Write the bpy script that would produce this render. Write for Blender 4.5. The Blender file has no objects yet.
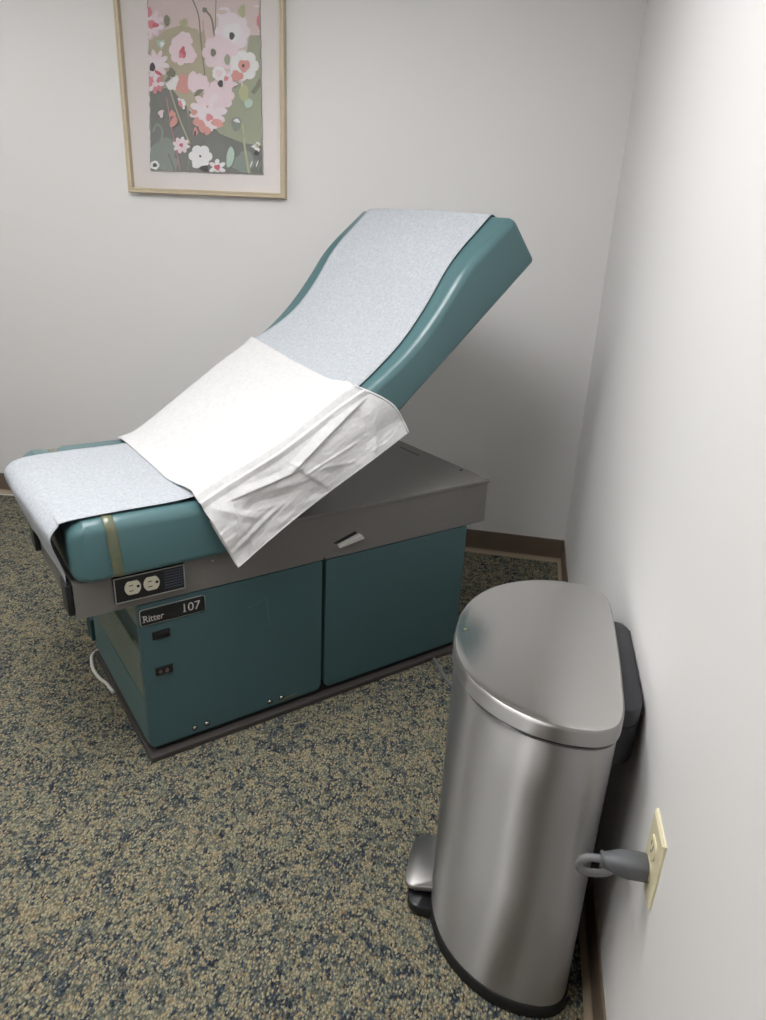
import bpy, bmesh, math, random
from mathutils import Vector, Matrix, noise
from mathutils.geometry import tessellate_polygon
random.seed(7)
S = bpy.context.scene
C = S.collection
PI = math.pi

# ------------------------------------------------------------------ materials
def srgb(r, g, b):
    f = lambda c: (c/12.92 if c <= .04045 else ((c+.055)/1.055)**2.4)
    return (f(r/255), f(g/255), f(b/255), 1)

def mat(name, col, rough=.5, metal=0., bump=None, spec=.5, coat=0., mott=None, aniso=0., sub=0., bdist=.001):
    m = bpy.data.materials.new(name); m.use_nodes = True
    nt = m.node_tree; bs = nt.nodes['Principled BSDF']
    bs.inputs['Base Color'].default_value = col
    bs.inputs['Roughness'].default_value = rough
    bs.inputs['Metallic'].default_value = metal
    bs.inputs['Specular IOR Level'].default_value = spec
    bs.inputs['Coat Weight'].default_value = coat
    bs.inputs['Anisotropic'].default_value = aniso
    if aniso > .8: bs.inputs['Anisotropic Rotation'].default_value = AR
    if sub: bs.inputs['Subsurface Weight'].default_value = sub; bs.inputs['Subsurface Radius'].default_value = (.01, .01, .01)
    tc = nt.nodes.new('ShaderNodeTexCoord')
    if mott:                      # (scale, amount, second colour)
        n = nt.nodes.new('ShaderNodeTexNoise'); n.inputs['Scale'].default_value = mott[0]; n.inputs['Detail'].default_value = 4
        nt.links.new(tc.outputs['Object'], n.inputs['Vector'])
        r = nt.nodes.new('ShaderNodeMapRange'); r.inputs[1].default_value = .3; r.inputs[2].default_value = .7
        r.inputs[3].default_value = 0; r.inputs[4].default_value = mott[1]
        nt.links.new(n.outputs['Fac'], r.inputs[0])
        mx = nt.nodes.new('ShaderNodeMix'); mx.data_type = 'RGBA'
        mx.inputs[6].default_value = col; mx.inputs[7].default_value = mott[2]
        nt.links.new(r.outputs[0], mx.inputs[0]); nt.links.new(mx.outputs[2], bs.inputs['Base Color'])
    if bump:                      # (scale, strength)
        n = nt.nodes.new('ShaderNodeTexNoise'); n.inputs['Scale'].default_value = bump[0]; n.inputs['Detail'].default_value = 3
        nt.links.new(tc.outputs['Object'], n.inputs['Vector'])
        b = nt.nodes.new('ShaderNodeBump'); b.inputs['Strength'].default_value = bump[1]; b.inputs['Distance'].default_value = bdist
        nt.links.new(n.outputs['Fac'], b.inputs['Height']); nt.links.new(b.outputs['Normal'], bs.inputs['Normal'])
    return m

AR = .25
M = {}
M['wall'] = mat('wall_paint', srgb(222, 221, 220), .55, bump=(220, .25), spec=.35, bdist=.0006)
M['ceiling'] = mat('ceiling_tile', srgb(228, 227, 222), .9, bump=(90, .6))
M['base'] = mat('brown_vinyl_base', srgb(112, 98, 84), .5, mott=(14, .4, srgb(96, 84, 73)))
M['base_toe'] = mat('tan_base_toe', srgb(158, 143, 122), .6)
M['vinyl'] = mat('teal_vinyl', srgb(78, 112, 116), .33, bump=(160, .12), coat=.25, mott=(5, .35, srgb(72, 104, 109)), bdist=.0008)
M['teal'] = mat('teal_painted_steel', srgb(64, 91, 95), .42, bump=(300, .1), mott=(4, .3, srgb(58, 85, 90)))
M['teal_end'] = mat('teal_grey_steel', srgb(84, 112, 113), .45, mott=(5, .3, srgb(76, 104, 106)))
M['olive'] = mat('olive_grey_step_panel', srgb(104, 116, 104), .4)
M['dark_teal'] = mat('dark_teal_steel', srgb(26, 62, 66), .5)
M['body'] = mat('grey_textured_steel', srgb(112, 110, 107), .48, bump=(900, .25), mott=(60, .25, srgb(100, 96, 94)), bdist=.0005)
M['plinth'] = mat('grey_brown_plinth', srgb(62, 58, 56), .6, bump=(600, .2))
M['black'] = mat('black_plastic', srgb(24, 25, 28), .38)
M['blackm'] = mat('matt_black', srgb(14, 14, 15), .7)
M['charcoal'] = mat('charcoal_plastic', srgb(36, 37, 42), .42, bump=(400, .2))
M['silver'] = mat('silver_trim', srgb(190, 190, 188), .3, metal=.8)
M['chrome'] = mat('bright_screw', srgb(205, 203, 200), .22, metal=1)
M['beige'] = mat('ivory_receptacle', srgb(190, 186, 168), .45)
M['ivory'] = mat('ivory_plate', srgb(216, 208, 176), .4, coat=.2)
M['strap'] = mat('olive_vinyl_strap', srgb(112, 113, 88), .25, coat=.4, mott=(40, .6, srgb(88, 104, 90)))
M['frame'] = mat('pale_gold_wood', srgb(198, 184, 158), .45, mott=(60, .4, srgb(184, 168, 142)))
M['mount'] = mat('off_white_mount', srgb(243, 237, 235), .85)
M['whitewire'] = mat('white_cable', srgb(206, 204, 198), .5)
M['greycord'] = mat('grey_cord', srgb(108, 109, 111), .5)
M['greyplug'] = mat('grey_plug', srgb(88, 90, 93), .5, bump=(500, .2))
M['wood'] = mat('door_wood', srgb(100, 64, 38), .5, mott=(3, .6, srgb(82, 50, 30)))
M['plate_text'] = mat('nameplate_lettering', srgb(190, 186, 182), .5)
M['faint_text'] = mat('faint_lettering', srgb(74, 80, 98), .6)
M['scratch'] = mat('paint_scratch', srgb(92, 130, 130), .6)
M['door_frame'] = mat('door_frame_paint', srgb(96, 88, 80), .5)

def glass_mat():
    m = mat('picture_glass', (1, 1, 1, 1), .0); nt = m.node_tree
    out = nt.nodes['Material Output']
    t = nt.nodes.new('ShaderNodeBsdfTransparent'); g = nt.nodes.new('ShaderNodeBsdfGlossy'); g.inputs['Roughness'].default_value = .02
    f = nt.nodes.new('ShaderNodeFresnel'); f.inputs['IOR'].default_value = 1.45
    mx = nt.nodes.new('ShaderNodeMixShader')
    nt.links.new(f.outputs[0], mx.inputs[0]); nt.links.new(t.outputs[0], mx.inputs[1]); nt.links.new(g.outputs[0], mx.inputs[2])
    nt.links.new(mx.outputs[0], out.inputs['Surface'])
    return m
M['glass'] = glass_mat()

def steel(name, col, rough, aniso, stretch, z_axis=True, amt=.12):
    m = mat(name, col, rough, 1.0, aniso=aniso); nt = m.node_tree; bs = nt.nodes['Principled BSDF']
    tc = nt.nodes.new('ShaderNodeTexCoord'); mp = nt.nodes.new('ShaderNodeMapping'); mp.inputs['Scale'].default_value = stretch
    n = nt.nodes.new('ShaderNodeTexNoise'); n.inputs['Scale'].default_value = 1; n.inputs['Detail'].default_value = 3
    nt.links.new(tc.outputs['Object'], mp.inputs['Vector']); nt.links.new(mp.outputs[0], n.inputs['Vector'])
    r = nt.nodes.new('ShaderNodeMapRange'); r.inputs[3].default_value = rough-amt*.5; r.inputs[4].default_value = rough+amt*.5
    nt.links.new(n.outputs['Fac'], r.inputs[0]); nt.links.new(r.outputs[0], bs.inputs['Roughness'])
    b = nt.nodes.new('ShaderNodeBump'); b.inputs['Strength'].default_value = .12; b.inputs['Distance'].default_value = .0003
    nt.links.new(n.outputs['Fac'], b.inputs['Height']); nt.links.new(b.outputs['Normal'], bs.inputs['Normal'])
    if z_axis:
        tg = nt.nodes.new('ShaderNodeTangent'); tg.direction_type = 'RADIAL'; tg.axis = 'Z'
        nt.links.new(tg.outputs[0], bs.inputs['Tangent'])
    return m
M['steel'] = steel('brushed_steel_body', srgb(172, 171, 170), .44, 1.0, (60, 60, 900))
M['lid'] = steel('brushed_steel_lid', srgb(204, 203, 201), .15, .2, (900, 30, 30), False, .06)

def paper_mat(name, c1, c2, scale, bumpk, rough=.9, quilt=0, sub=0.0):
    m = mat(name, c1, rough, spec=.15); nt = m.node_tree; bs = nt.nodes['Principled BSDF']
    tc = nt.nodes.new('ShaderNodeTexCoord')
    n = nt.nodes.new('ShaderNodeTexNoise'); n.inputs['Scale'].default_value = scale; n.inputs['Detail'].default_value = 5; n.inputs['Roughness'].default_value = .7
    n.inputs['Distortion'].default_value = .6
    nt.links.new(tc.outputs['Object'], n.inputs['Vector'])
    cr = nt.nodes.new('ShaderNodeValToRGB'); cr.color_ramp.elements[0].position = .38; cr.color_ramp.elements[1].position = .62
    cr.color_ramp.elements[0].color = c2; cr.color_ramp.elements[1].color = c1
    nt.links.new(n.outputs['Fac'], cr.inputs[0]); nt.links.new(cr.outputs[0], bs.inputs['Base Color'])
    b = nt.nodes.new('ShaderNodeBump'); b.inputs['Strength'].default_value = bumpk; b.inputs['Distance'].default_value = .001
    nt.links.new(n.outputs['Fac'], b.inputs['Height'])
    if quilt:
        v = nt.nodes.new('ShaderNodeTexVoronoi'); v.inputs['Scale'].default_value = quilt
        nt.links.new(tc.outputs['Object'], v.inputs['Vector'])
        b2 = nt.nodes.new('ShaderNodeBump'); b2.inputs['Strength'].default_value = .35; b2.inputs['Distance'].default_value = .0012
        nt.links.new(v.outputs['Distance'], b2.inputs['Height']); nt.links.new(b.outputs['Normal'], b2.inputs['Normal'])
        nt.links.new(b2.outputs['Normal'], bs.inputs['Normal'])
    else:
        nt.links.new(b.outputs['Normal'], bs.inputs['Normal'])
    return m
M['paper'] = paper_mat('crepe_exam_paper', srgb(186, 190, 195), srgb(166, 172, 179), 120, .5)
M['pad'] = paper_mat('white_tissue_pad', srgb(210, 210, 210), srgb(202, 202, 203), 60, .12, quilt=230)

def carpet_mat():
    m = mat('speckled_loop_carpet', (.2, .2, .2, 1), .95, spec=.1); nt = m.node_tree; L = nt.links; N = nt.nodes
    bs = N['Principled BSDF']
    tc = N.new('ShaderNodeTexCoord')
    # slight wobble so loop rows are not perfectly regular
    mp = N.new('ShaderNodeMapping'); mp.inputs['Rotation'].default_value = (0, 0, .5); mp.inputs['Scale'].default_value = (1, .62, 1)
    L.new(tc.outputs['Object'], mp.inputs['Vector'])
    vo = N.new('ShaderNodeTexVoronoi'); vo.inputs['Scale'].default_value = 230; L.new(mp.outputs[0], vo.inputs['Vector'])
    sx = N.new('ShaderNodeSeparateColor'); L.new(vo.outputs['Color'], sx.inputs[0])
    def nz(scale, det, dist=0., off=0., rough=.55):
        o = N.new('ShaderNodeMapping'); o.inputs['Location'].default_value = (off, off*1.7, 0); L.new(tc.outputs['Object'], o.inputs['Vector'])
        n = N.new('ShaderNodeTexNoise'); n.inputs['Scale'].default_value = scale; n.inputs['Detail'].default_value = det
        n.inputs['Distortion'].default_value = dist; n.inputs['Roughness'].default_value = rough; L.new(o.outputs[0], n.inputs['Vector']); return n.outputs['Fac']
    def math_(op, a, b):
        q = N.new('ShaderNodeMath'); q.operation = op
        for i, v in enumerate((a, b)):
            if isinstance(v, (int, float)): q.inputs[i].default_value = v
            else: L.new(v, q.inputs[i])
        return q.outputs[0]
    def ramp(fac, stops):
        r = N.new('ShaderNodeValToRGB'); cr = r.color_ramp
        while len(cr.elements) < len(stops): cr.elements.new(.5)
        for e, (p, c) in zip(cr.elements, stops): e.position = p; e.color = c
        L.new(fac, r.inputs[0]); return r.outputs[0]
    def mix(f, a, b):
        x = N.new('ShaderNodeMix'); x.data_type = 'RGBA'
        for s, v in ((0, f), (6, a), (7, b)):
            if isinstance(v, (float, int, tuple)): x.inputs[s].default_value = v
            else: L.new(v, x.inputs[s])
        return x.outputs[2]
    light = ramp(math_('ADD', nz(26, 3, .5), math_('MULTIPLY', math_('SUBTRACT', sx.outputs[0], .5), .35)),
                 [(.30, srgb(100, 105, 97)), (.42, srgb(126, 124, 105)), (.55, srgb(145, 140, 116)), (.68, srgb(148, 130, 102)), (.8, srgb(114, 118, 110))])
    dark = ramp(math_('ADD', nz(34, 2, .4, 3.3), math_('MULTIPLY', math_('SUBTRACT', sx.outputs[1], .5), .4)),
                [(.32, srgb(42, 49, 58)), (.45, srgb(60, 69, 80)), (.58, srgb(80, 86, 84)), (.75, srgb(104, 102, 90))])
    k = math_('ADD', math_('MULTIPLY', nz(42, 3, .9, 9.1, .65), 1.0), math_('MULTIPLY', nz(9, 2, .3, 5.2), .35))
    k = math_('ADD', k, math_('MULTIPLY', math_('SUBTRACT', sx.outputs[2], .5), .30))
    mask = N.new('ShaderNodeMapRange'); mask.inputs[1].default_value = .675; mask.inputs[2].default_value = .75; L.new(k, mask.inputs[0])
    col = mix(mask.outputs[0], light, dark)
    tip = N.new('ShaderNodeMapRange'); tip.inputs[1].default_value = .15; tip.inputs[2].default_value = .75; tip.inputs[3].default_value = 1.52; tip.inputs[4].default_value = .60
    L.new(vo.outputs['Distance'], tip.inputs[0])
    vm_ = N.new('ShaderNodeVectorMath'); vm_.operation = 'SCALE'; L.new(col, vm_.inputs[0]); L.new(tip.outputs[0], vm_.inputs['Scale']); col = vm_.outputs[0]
    L.new(col, bs.inputs['Base Color'])
    h = math_('ADD', math_('MULTIPLY', vo.outputs['Distance'], -1.0), math_('MULTIPLY', nz(60, 2), .5))
    b = N.new('ShaderNodeBump'); b.inputs['Strength'].default_value = 1; b.inputs['Distance'].default_value = .004
    L.new(h, b.inputs['Height']); L.new(b.outputs['Normal'], bs.inputs['Normal'])
    return m
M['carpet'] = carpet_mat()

# ------------------------------------------------------------------ helpers
def link(name, me, m=None, parent=None, smooth=False, loc=None, rz=None):
    o = bpy.data.objects.new(name, me); C.objects.link(o)
    if m:
        for x in (m if isinstance(m, (list, tuple)) else [m]): me.materials.append(x)
    if parent: o.parent = parent
    if smooth:
        for p in me.polygons: p.use_smooth = True
    if loc is not None: o.location = loc
    if rz is not None: o.rotation_euler = (0, 0, rz)
    return o

def frombm(name, bm, m, parent=None, smooth=False, auto=None, recalc=True, **k):
    if recalc: bmesh.ops.recalc_face_normals(bm, faces=bm.faces)
    me = bpy.data.meshes.new(name)
    if auto is not None:
        for e in bm.edges:
            if len(e.link_faces) == 2 and e.calc_face_angle(0) > auto: e.smooth = False
        smooth = True
    bm.to_mesh(me); bm.free()
    return link(name, me, m, parent, smooth, **k)

def box(bm, x0, x1, y0, y1, z0, z1, bev=0, mi=0, seg=2):
    vs = [bm.verts.new((x, y, z)) for x in (x0, x1) for y in (y0, y1) for z in (z0, z1)]
    F = [(0, 1, 3, 2), (4, 6, 7, 5), (0, 4, 5, 1), (2, 3, 7, 6), (0, 2, 6, 4), (1, 5, 7, 3)]
    fs = [bm.faces.new([vs[i] for i in f]) for f in F]
    for f in fs: f.material_index = mi
    if bev:
        es = set(e for f in fs for e in f.edges)
        r = bmesh.ops.bevel(bm, geom=list(es), offset=bev, segments=seg, affect='EDGES', profile=.5)
        for f in r['faces']: f.material_index = mi
    return fs

def prism(bm, pts, axis, c0, c1, mi=0, bev=0):
    """outline pts (p,q) extruded along axis; axis 'x': (c,p,q), 'y': (p,c,q), 'z': (p,q,c)"""
    f = {'x': lambda p, q, c: (c, p, q), 'y': lambda p, q, c: (p, c, q), 'z': lambda p, q, c: (p, q, c)}[axis]
    a = [bm.verts.new(f(p, q, c0)) for p, q in pts]; b = [bm.verts.new(f(p, q, c1)) for p, q in pts]
    fs = [bm.faces.new(a), bm.faces.new(b)]
    n = len(pts)
    for i in range(n): fs.append(bm.faces.new((a[i], a[(i+1) % n], b[(i+1) % n], b[i])))
    for x in fs: x.material_index = mi
    if bev:
        es = list(set(list(fs[0].edges)+list(fs[1].edges)))
        r = bmesh.ops.bevel(bm, geom=es, offset=bev, segments=2, affect='EDGES', profile=.5)
        for x in r['faces']: x.material_index = mi
    return fs

def cyl(bm, p0, p1, r0, r1=None, n=20, mi=0, cap=True):
    p0, p1 = Vector(p0), Vector(p1); r1 = r0 if r1 is None else r1
    d = (p1-p0).normalized(); q = d.to_track_quat('Z', 'Y')
    A = [bm.verts.new(p0+q @ Vector((r0*math.cos(t), r0*math.sin(t), 0))) for t in [2*PI*i/n for i in range(n)]]
    B = [bm.verts.new(p1+q @ Vector((r1*math.cos(t), r1*math.sin(t), 0))) for t in [2*PI*i/n for i in range(n)]]
    for i in range(n):
        bm.faces.new((A[i], A[(i+1) % n], B[(i+1) % n], B[i])).material_index = mi
    if cap:
        bm.faces.new(A).material_index = mi; bm.faces.new(B).material_index = mi

def catmull(pts, per=8, closed=False):
    P = [Vector(p) for p in pts]; n = len(P); out = []
    rng = range(n if closed else n-1)
    for i in rng:
        if closed: p0, p1, p2, p3 = P[(i-1) % n], P[i], P[(i+1) % n], P[(i+2) % n]
        else: p0 = P[i-1] if i else P[0]*2-P[1]; p1, p2 = P[i], P[i+1]; p3 = P[i+2] if i+2 < n else P[-1]*2-P[-2]
        # centripetal-ish: limit tangents by the segment length
        L = (p2-p1).length
        m1 = (p2-p0); m1 = m1*(L/max(1e-9, (p2-p1).length+(p1-p0).length)); m2 = (p3-p1); m2 = m2*(L/max(1e-9, (p3-p2).length+(p2-p1).length))
        for k in range(per):
            t = k/per
            out.append((2*t**3-3*t*t+1)*p1+(t**3-2*t*t+t)*m1+(-2*t**3+3*t*t)*p2+(t**3-t*t)*m2)
    if not closed: out.append(P[-1])
    return out

def tube(bm, pts, r, n=12, per=8, mi=0):
    P = catmull(pts, per); rings = []
    up = Vector((0, 0, 1))
    for i, p in enumerate(P):
        d = (P[min(i+1, len(P)-1)]-P[max(i-1, 0)]).normalized()
        if i == 0:
            a = d.orthogonal().normalized()
        else:
            a = (a-d*a.dot(d)).normalized()
        b = d.cross(a)
        rings.append([bm.verts.new(p+a*r*math.cos(2*PI*k/n)+b*r*math.sin(2*PI*k/n)) for k in range(n)])
    for i in range(len(rings)-1):
        for k in range(n):
            bm.faces.new((rings[i][k], rings[i][(k+1) % n], rings[i+1][(k+1) % n], rings[i+1][k])).material_index = mi
    bm.faces.new(rings[0]); bm.faces.new(rings[-1])

def empty(name, loc, rz=0):
    o = bpy.data.objects.new(name, None); C.objects.link(o); o.location = loc; o.rotation_euler = (0, 0, rz); o.empty_display_size = .1
    return o
def tag(o, label, cat, group=None):
    o['label'] = label; o['category'] = cat
    if group: o['group'] = group
    return o
def struct(o): o['kind'] = 'structure'; return o

def text_mesh(bm, s, size, x, z, y, mi, ext=.0004, shear=0., sx=1.0, bold=0.):
    cu = bpy.data.curves.new('lettering', 'FONT'); cu.body = s; cu.size = size; cu.extrude = ext; cu.shear = shear; cu.offset = bold
    ob = bpy.data.objects.new('lettering', cu); C.objects.link(ob)
    bpy.context.view_layer.update()
    me = bpy.data.meshes.new_from_object(ob.evaluated_get(bpy.context.evaluated_depsgraph_get()))
    t = bmesh.new(); t.from_mesh(me)
    vm = {}
    for v in t.verts: vm[v] = bm.verts.new((x+v.co.x*sx, y-v.co.z, z+v.co.y))
    for f in t.faces:
        try: bm.faces.new([vm[v] for v in f.verts]).material_index = mi
        except ValueError: pass
    t.free(); bpy.data.objects.remove(ob); bpy.data.curves.remove(cu); bpy.data.meshes.remove(me)

# ------------------------------------------------------------------ room
WX, DY = .2878, 3.1669            # right wall plane, back wall plane
LX, FY, CZ = -3.05, -.85, 2.62   # left wall, wall behind, ceiling
T = .1
def slab(name, m, *a):
    bm = bmesh.new(); box(bm, *a); return struct(frombm(name, bm, m))
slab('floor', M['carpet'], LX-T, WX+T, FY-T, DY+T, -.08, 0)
slab('ceiling', M['ceiling'], LX-T, WX+T, FY-T, DY+T, CZ, CZ+.08)
slab('wall_back', M['wall'], LX-T, WX+T, DY, DY+T, 0, CZ)
slab('wall_right', M['wall'], WX, WX+T, FY-T, DY, 0, CZ)
slab('wall_left', M['wall'], LX-T, LX, FY-T, DY, 0, CZ)
slab('wall_front', M['wall'], LX, WX, FY-T, FY, 0, CZ)

# cove base: brown vinyl strip with a lighter rounded toe
H = .114
prof = [(0, 0), (.019, 0), (.019, .003), (.014, .006), (.008, .012), (.0055, .02), (.005, .03), (.005, H-.003), (.003, H), (0, H)]
def cove(name, side):
    bm = bmesh.new()
    if side == 'back': prism(bm, [(DY-p, q) for p, q in prof], 'x', LX, WX)
    elif side == 'right': prism(bm, [(WX-p, q) for p, q in prof], 'y', FY, DY-.005)
    elif side == 'left': prism(bm, [(LX+p, q) for p, q in prof], 'y', FY, DY-.005)
    else: prism(bm, [(FY+p, q) for p, q in prof], 'x', LX, WX-.005)
    for f in bm.faces:
        if max(v.co.z for v in f.verts) < .021: f.material_index = 1
    return struct(frombm(name, bm, [M['base'], M['base_toe']]))
cove('baseboard_back', 'back'); cove('baseboard_right', 'right'); cove('baseboard_left', 'left')

# door in the wall behind (out of the picture; the steel bin mirrors it)
bm = bmesh.new(); box(bm, -.98, -.10, FY, FY+.03, 0.004, 2.08, .004)
door = struct(frombm('door_1', bm, M['wood']))
bm = bmesh.new(); cyl(bm, (-.92, FY+.03, .98), (-.92, FY+.075, .98), .012); box(bm, -.935, -.80, FY+.065, FY+.085, .968, .992, .006)
frombm('door_handle', bm, M['silver'], door)
bm = bmesh.new()
for a in ((-1.04, -.985, 0, 2.14), (-.095, -.04, 0, 2.14)): box(bm, a[0], a[1], FY, FY+.045, a[2], a[3], .004)
box(bm, -1.04, -.04, FY, FY+.045, 2.085, 2.14, .004)
struct(frombm('trim_1', bm, M['door_frame']))
bm = bmesh.new(); prism(bm, [(FY+p, q) for p, q in prof], 'x', LX, -1.042); 
struct(frombm('baseboard_front', bm, M['base']))

# ceiling lights and added fill panels (above and behind the picture)
def em(name, col, s):
    m = bpy.data.materials.new(name); m.use_nodes = True; nt = m.node_tree
    nt.nodes.remove(nt.nodes['Principled BSDF']); e = nt.nodes.new('ShaderNodeEmission')
    e.inputs[0].default_value = col; e.inputs[1].default_value = s
    nt.links.new(e.outputs[0], nt.nodes['Material Output'].inputs['Surface']); return m
M['diffuser'] = em('fluorescent_diffuser', (1, .99, .985, 1), 11)
def troffer(cx, cy, w, l, label):
    t = empty('ceiling_light', (cx, cy, CZ)); tag(t, label, 'ceiling light')
    bm = bmesh.new(); r = .03
    for a in ((-w/2-r, -w/2, -l/2-r, l/2+r), (w/2, w/2+r, -l/2-r, l/2+r), (-w/2, w/2, -l/2-r, -l/2), (-w/2, w/2, l/2, l/2+r)): box(bm, *a, -.018, 0, .002)
    frombm('frame', bm, M['ceiling'], t)
    bm = bmesh.new(); box(bm, -w/2, w/2, -l/2, l/2, -.012, -.002); frombm('diffuser', bm, M['diffuser'], t)
troffer(-1.12, 1.15, .50, 1.15, 'long fluorescent ceiling light panel over the foot end of the table')
troffer(-2.72, 2.1, .4, .4, 'small square added ceiling fill panel in the corner left of the framed print')  # unseen panel, added to brighten the left part of the back wall
troffer(-1.2, -.40, .56, .56, 'small square fluorescent ceiling light panel near the left side of the door')
troffer(-.56, .95, .26, 1.15, 'narrow added ceiling fill panel near the bin, right of the wider panel')  # unseen panel, added as fill to soften the shade behind the backrest

# ------------------------------------------------------------------ framed print
def art():
    x0, x1, z0, z1 = -1.8065, -1.0765, 1.5436, 2.50
    root = empty('framed_print', ((x0+x1)/2, DY, z0)); cx = (x0+x1)/2
    tag(root, 'framed pink and green flower print hanging on the grey back wall', 'picture')
    fw, dp = .02, .03
    ob = [(x0, z0), (x1, z0), (x1, z1), (x0, z1)]; ib = [(x0+fw, z0+fw), (x1-fw, z0+fw), (x1-fw, z1-fw), (x0+fw, z1-fw)]
    bm = bmesh.new()
    sec = [(0, 0), (0, dp-.002), (.002, dp), (.007, dp), (.0085, dp-.002), (.012, dp-.002), (.0135, dp), (fw-.001, dp), (fw, dp-.001), (fw, .008), (fw, 0)]
    rings = []
    for (sx, sz, cxx, czz) in ((1, 1, x0, z0), (-1, 1, x1, z0), (-1, -1, x1, z1), (1, -1, x0, z1)):
        rings.append([bm.verts.new((cxx+sx*p-cx, -.001-q, czz+sz*p-z0)) for p, q in sec])
    for i in range(4):
        A, B = rings[i], rings[(i+1) % 4]
        for k in range(len(sec)-1): bm.faces.new((A[k], B[k], B[k+1], A[k+1]))
    frombm('frame', bm, M['frame'], root)
    bm = bmesh.new(); box(bm, ib[0][0]-cx, ib[1][0]-cx, -.006, -.002, fw, z1-fw-z0); frombm('mount', bm, M['mount'], root)
    bm = bmesh.new(); box(bm, ib[0][0]-cx, ib[1][0]-cx, -.0225, -.0205, fw, z1-fw-z0); frombm('glazing', bm, M['glass'], root)
    # print: deckle-edged sheet with flat painted shapes
    cols = {}
    names = dict(bg=(216, 200, 198), gray=(128, 130, 126), sage=(166, 170, 150), olive=(186, 178, 156), teal=(144, 153, 146), pink=(236, 214, 220), pale=(236, 222, 227),
                 white=(242, 234, 236), rose=(212, 142, 152), coral=(214, 160, 154), dark=(88, 84, 86), mint=(184, 204, 192), lime=(186, 188, 152), stem=(136, 136, 122), hot=(198, 112, 122))
    ms = []
    for k, c in names.items(): cols[k] = len(ms); ms.append(mat('print_'+k, srgb(*[min(250, v*1.07+3) for v in c]), .85))
    bm = bmesh.new()
    def W(x, y):      # drawing units -> sheet
        xl = 158+27*y/620; xr = 578+16*y/620+1
        z = 1.634+(628-y)*.001016; x0_ = -1.701+.063*(z-1.634)
        return (x0_+(x-xl)/(xr-xl)*(-1.181-x0_), z)
    lay = [0]
    def poly(pts, col, raw=False, keep=False):
        lay[0] += 0 if keep else 1; y = -.0105-.00005*lay[0]
        vs = []
        for p in pts:
            x, z = p if raw else W(*p)
            z = max(z, 1.637); vs.append(bm.verts.new((min(max(x, -1.699+.063*(z-1.634)), -1.183)-cx, y, z-z0)))
        for tri in tessellate_polygon([[Vector((v.co.x, v.co.z, 0)) for v in vs]]):
            a_, b_, c_ = (vs[i] for i in tri)
            n_ = (b_.co-a_.co).cross(c_.co-a_.co)
            if n_.length < 1e-12: continue
            if n_.y > 0: b_, c_ = c_, b_
            try: bm.faces.new((a_, b_, c_)).material_index = cols[col]
            except ValueError: pass
    # sheet with torn edges
    zb, zt = 1.634, 2.40; e = []
    rr = lambda: random.uniform(-.0022, .0022)
    n = 60
    e += [(-1.701+.52*i/n, zb+rr()) for i in range(n)] + [(-1.181+rr(), zb+(zt-zb)*i/n) for i in range(n)]
    lt = -1.701+.063*(zt-zb); e += [(-1.181-(-1.181-lt)*i/n, zt+rr()) for i in range(n)] + [(lt-.063*(zt-zb)*i/n+rr(), zt-(zt-zb)*i/n) for i in range(n)]
    fs = prism(bm, [(x-cx, z-z0) for x, z in e], 'y', -.0060, -.0104, cols['bg'])
    bmesh.ops.recalc_face_normals(bm, faces=bm.faces)
    for f in fs[2:]: f.material_index = cols['dark']
    bmesh.ops.delete(bm, geom=fs[:2], context='FACES_ONLY')
    lay[0] = -1; poly(e, 'bg', raw=True)
    def blob(cx_, cy_, rx, ry, col, k=26, wob=.08, rot=0, seed=None):
        rd = random.Random(seed if seed is not None else cx_*7+cy_)
        ph = [rd.uniform(0, 6.28) for _ in range(4)]
        pts = []
        for i in range(k):
            t = 2*PI*i/k; w = 1+wob*(math.sin(3*t+ph[0])+.6*math.sin(5*t+ph[1]))
            a, b = rx*w*math.cos(t), ry*w*math.sin(t)
            pts.append((cx_+a*math.cos(rot)-b*math.sin(rot), cy_+a*math.sin(rot)+b*math.cos(rot)))
        poly(pts, col)
    def flower(x, y, r, col, pet=7, c2=None, r2=.25, depth=.16, sq=1., rot=0.):
        pts = []
        for i in range(pet*8):
            t = 2*PI*i/(pet*8)
            q = r*(1-depth+depth*abs(math.cos(pet*t/2+rot))**.7)
            pts.append((x+q*math.cos(t), y+q*sq*math.sin(t)))
        poly(pts, col)
        if c2: blob(x, y, r*r2, r*r2*sq, c2, 14, .12)
    def stem(pts, w, col):
        P = catmull([(a, b) for a, b in pts], 6)
        L, R = [], []
        for i, p in enumerate(P):
            d = (P[min(i+1, len(P)-1)]-P[max(i-1, 0)]).normalized(); nn = Vector((-d.y, d.x))*w/2
            L.append(tuple(p+nn)); R.append(tuple(p-nn))
        for i in range(len(P)-1): poly([L[i], L[i+1], R[i+1], R[i]], col, keep=i > 0)
    def daisy(x, y, r, col, pet, c2, w=.32, k2=.3, rot=0., sq=1.):
        for i in range(pet):
            t = rot+2*PI*i/pet
            blob(x+r*.6*math.cos(t), y+r*.6*sq*math.sin(t), r*.42, r*w*sq, col if i % 3 else 'pale', 14, .06, t)
        blob(x, y, r*k2, r*k2*sq, c2, 14, .15)
    # background fields
    poly([(160, 150), (230, 110), (290, 95), (350, 110), (400, 220), (420, 330), (400, 420), (300, 380), (160, 330)], 'olive')
    poly([(540, 130), (585, 130), (597, 300), (597, 520), (470, 520), (400, 480), (440, 380), (520, 300)], 'sage')
    poly([(175, 330), (250, 310), (330, 400), (360, 440), (410, 450), (440, 480), (520, 510), (597, 520), (600, 640), (180, 640)], 'gray')
    poly([(440, 300), (500, 290), (597, 340), (597, 470), (520, 500), (450, 420)], 'sage')
    blob(230, 560, 48, 62, 'teal', rot=.3); blob(520, 580, 45, 40, 'teal'); blob(250, 600, 40, 30, 'teal'); blob(455, 540, 55, 36, 'gray'); blob(520, 460, 52, 44, 'sage')
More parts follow.
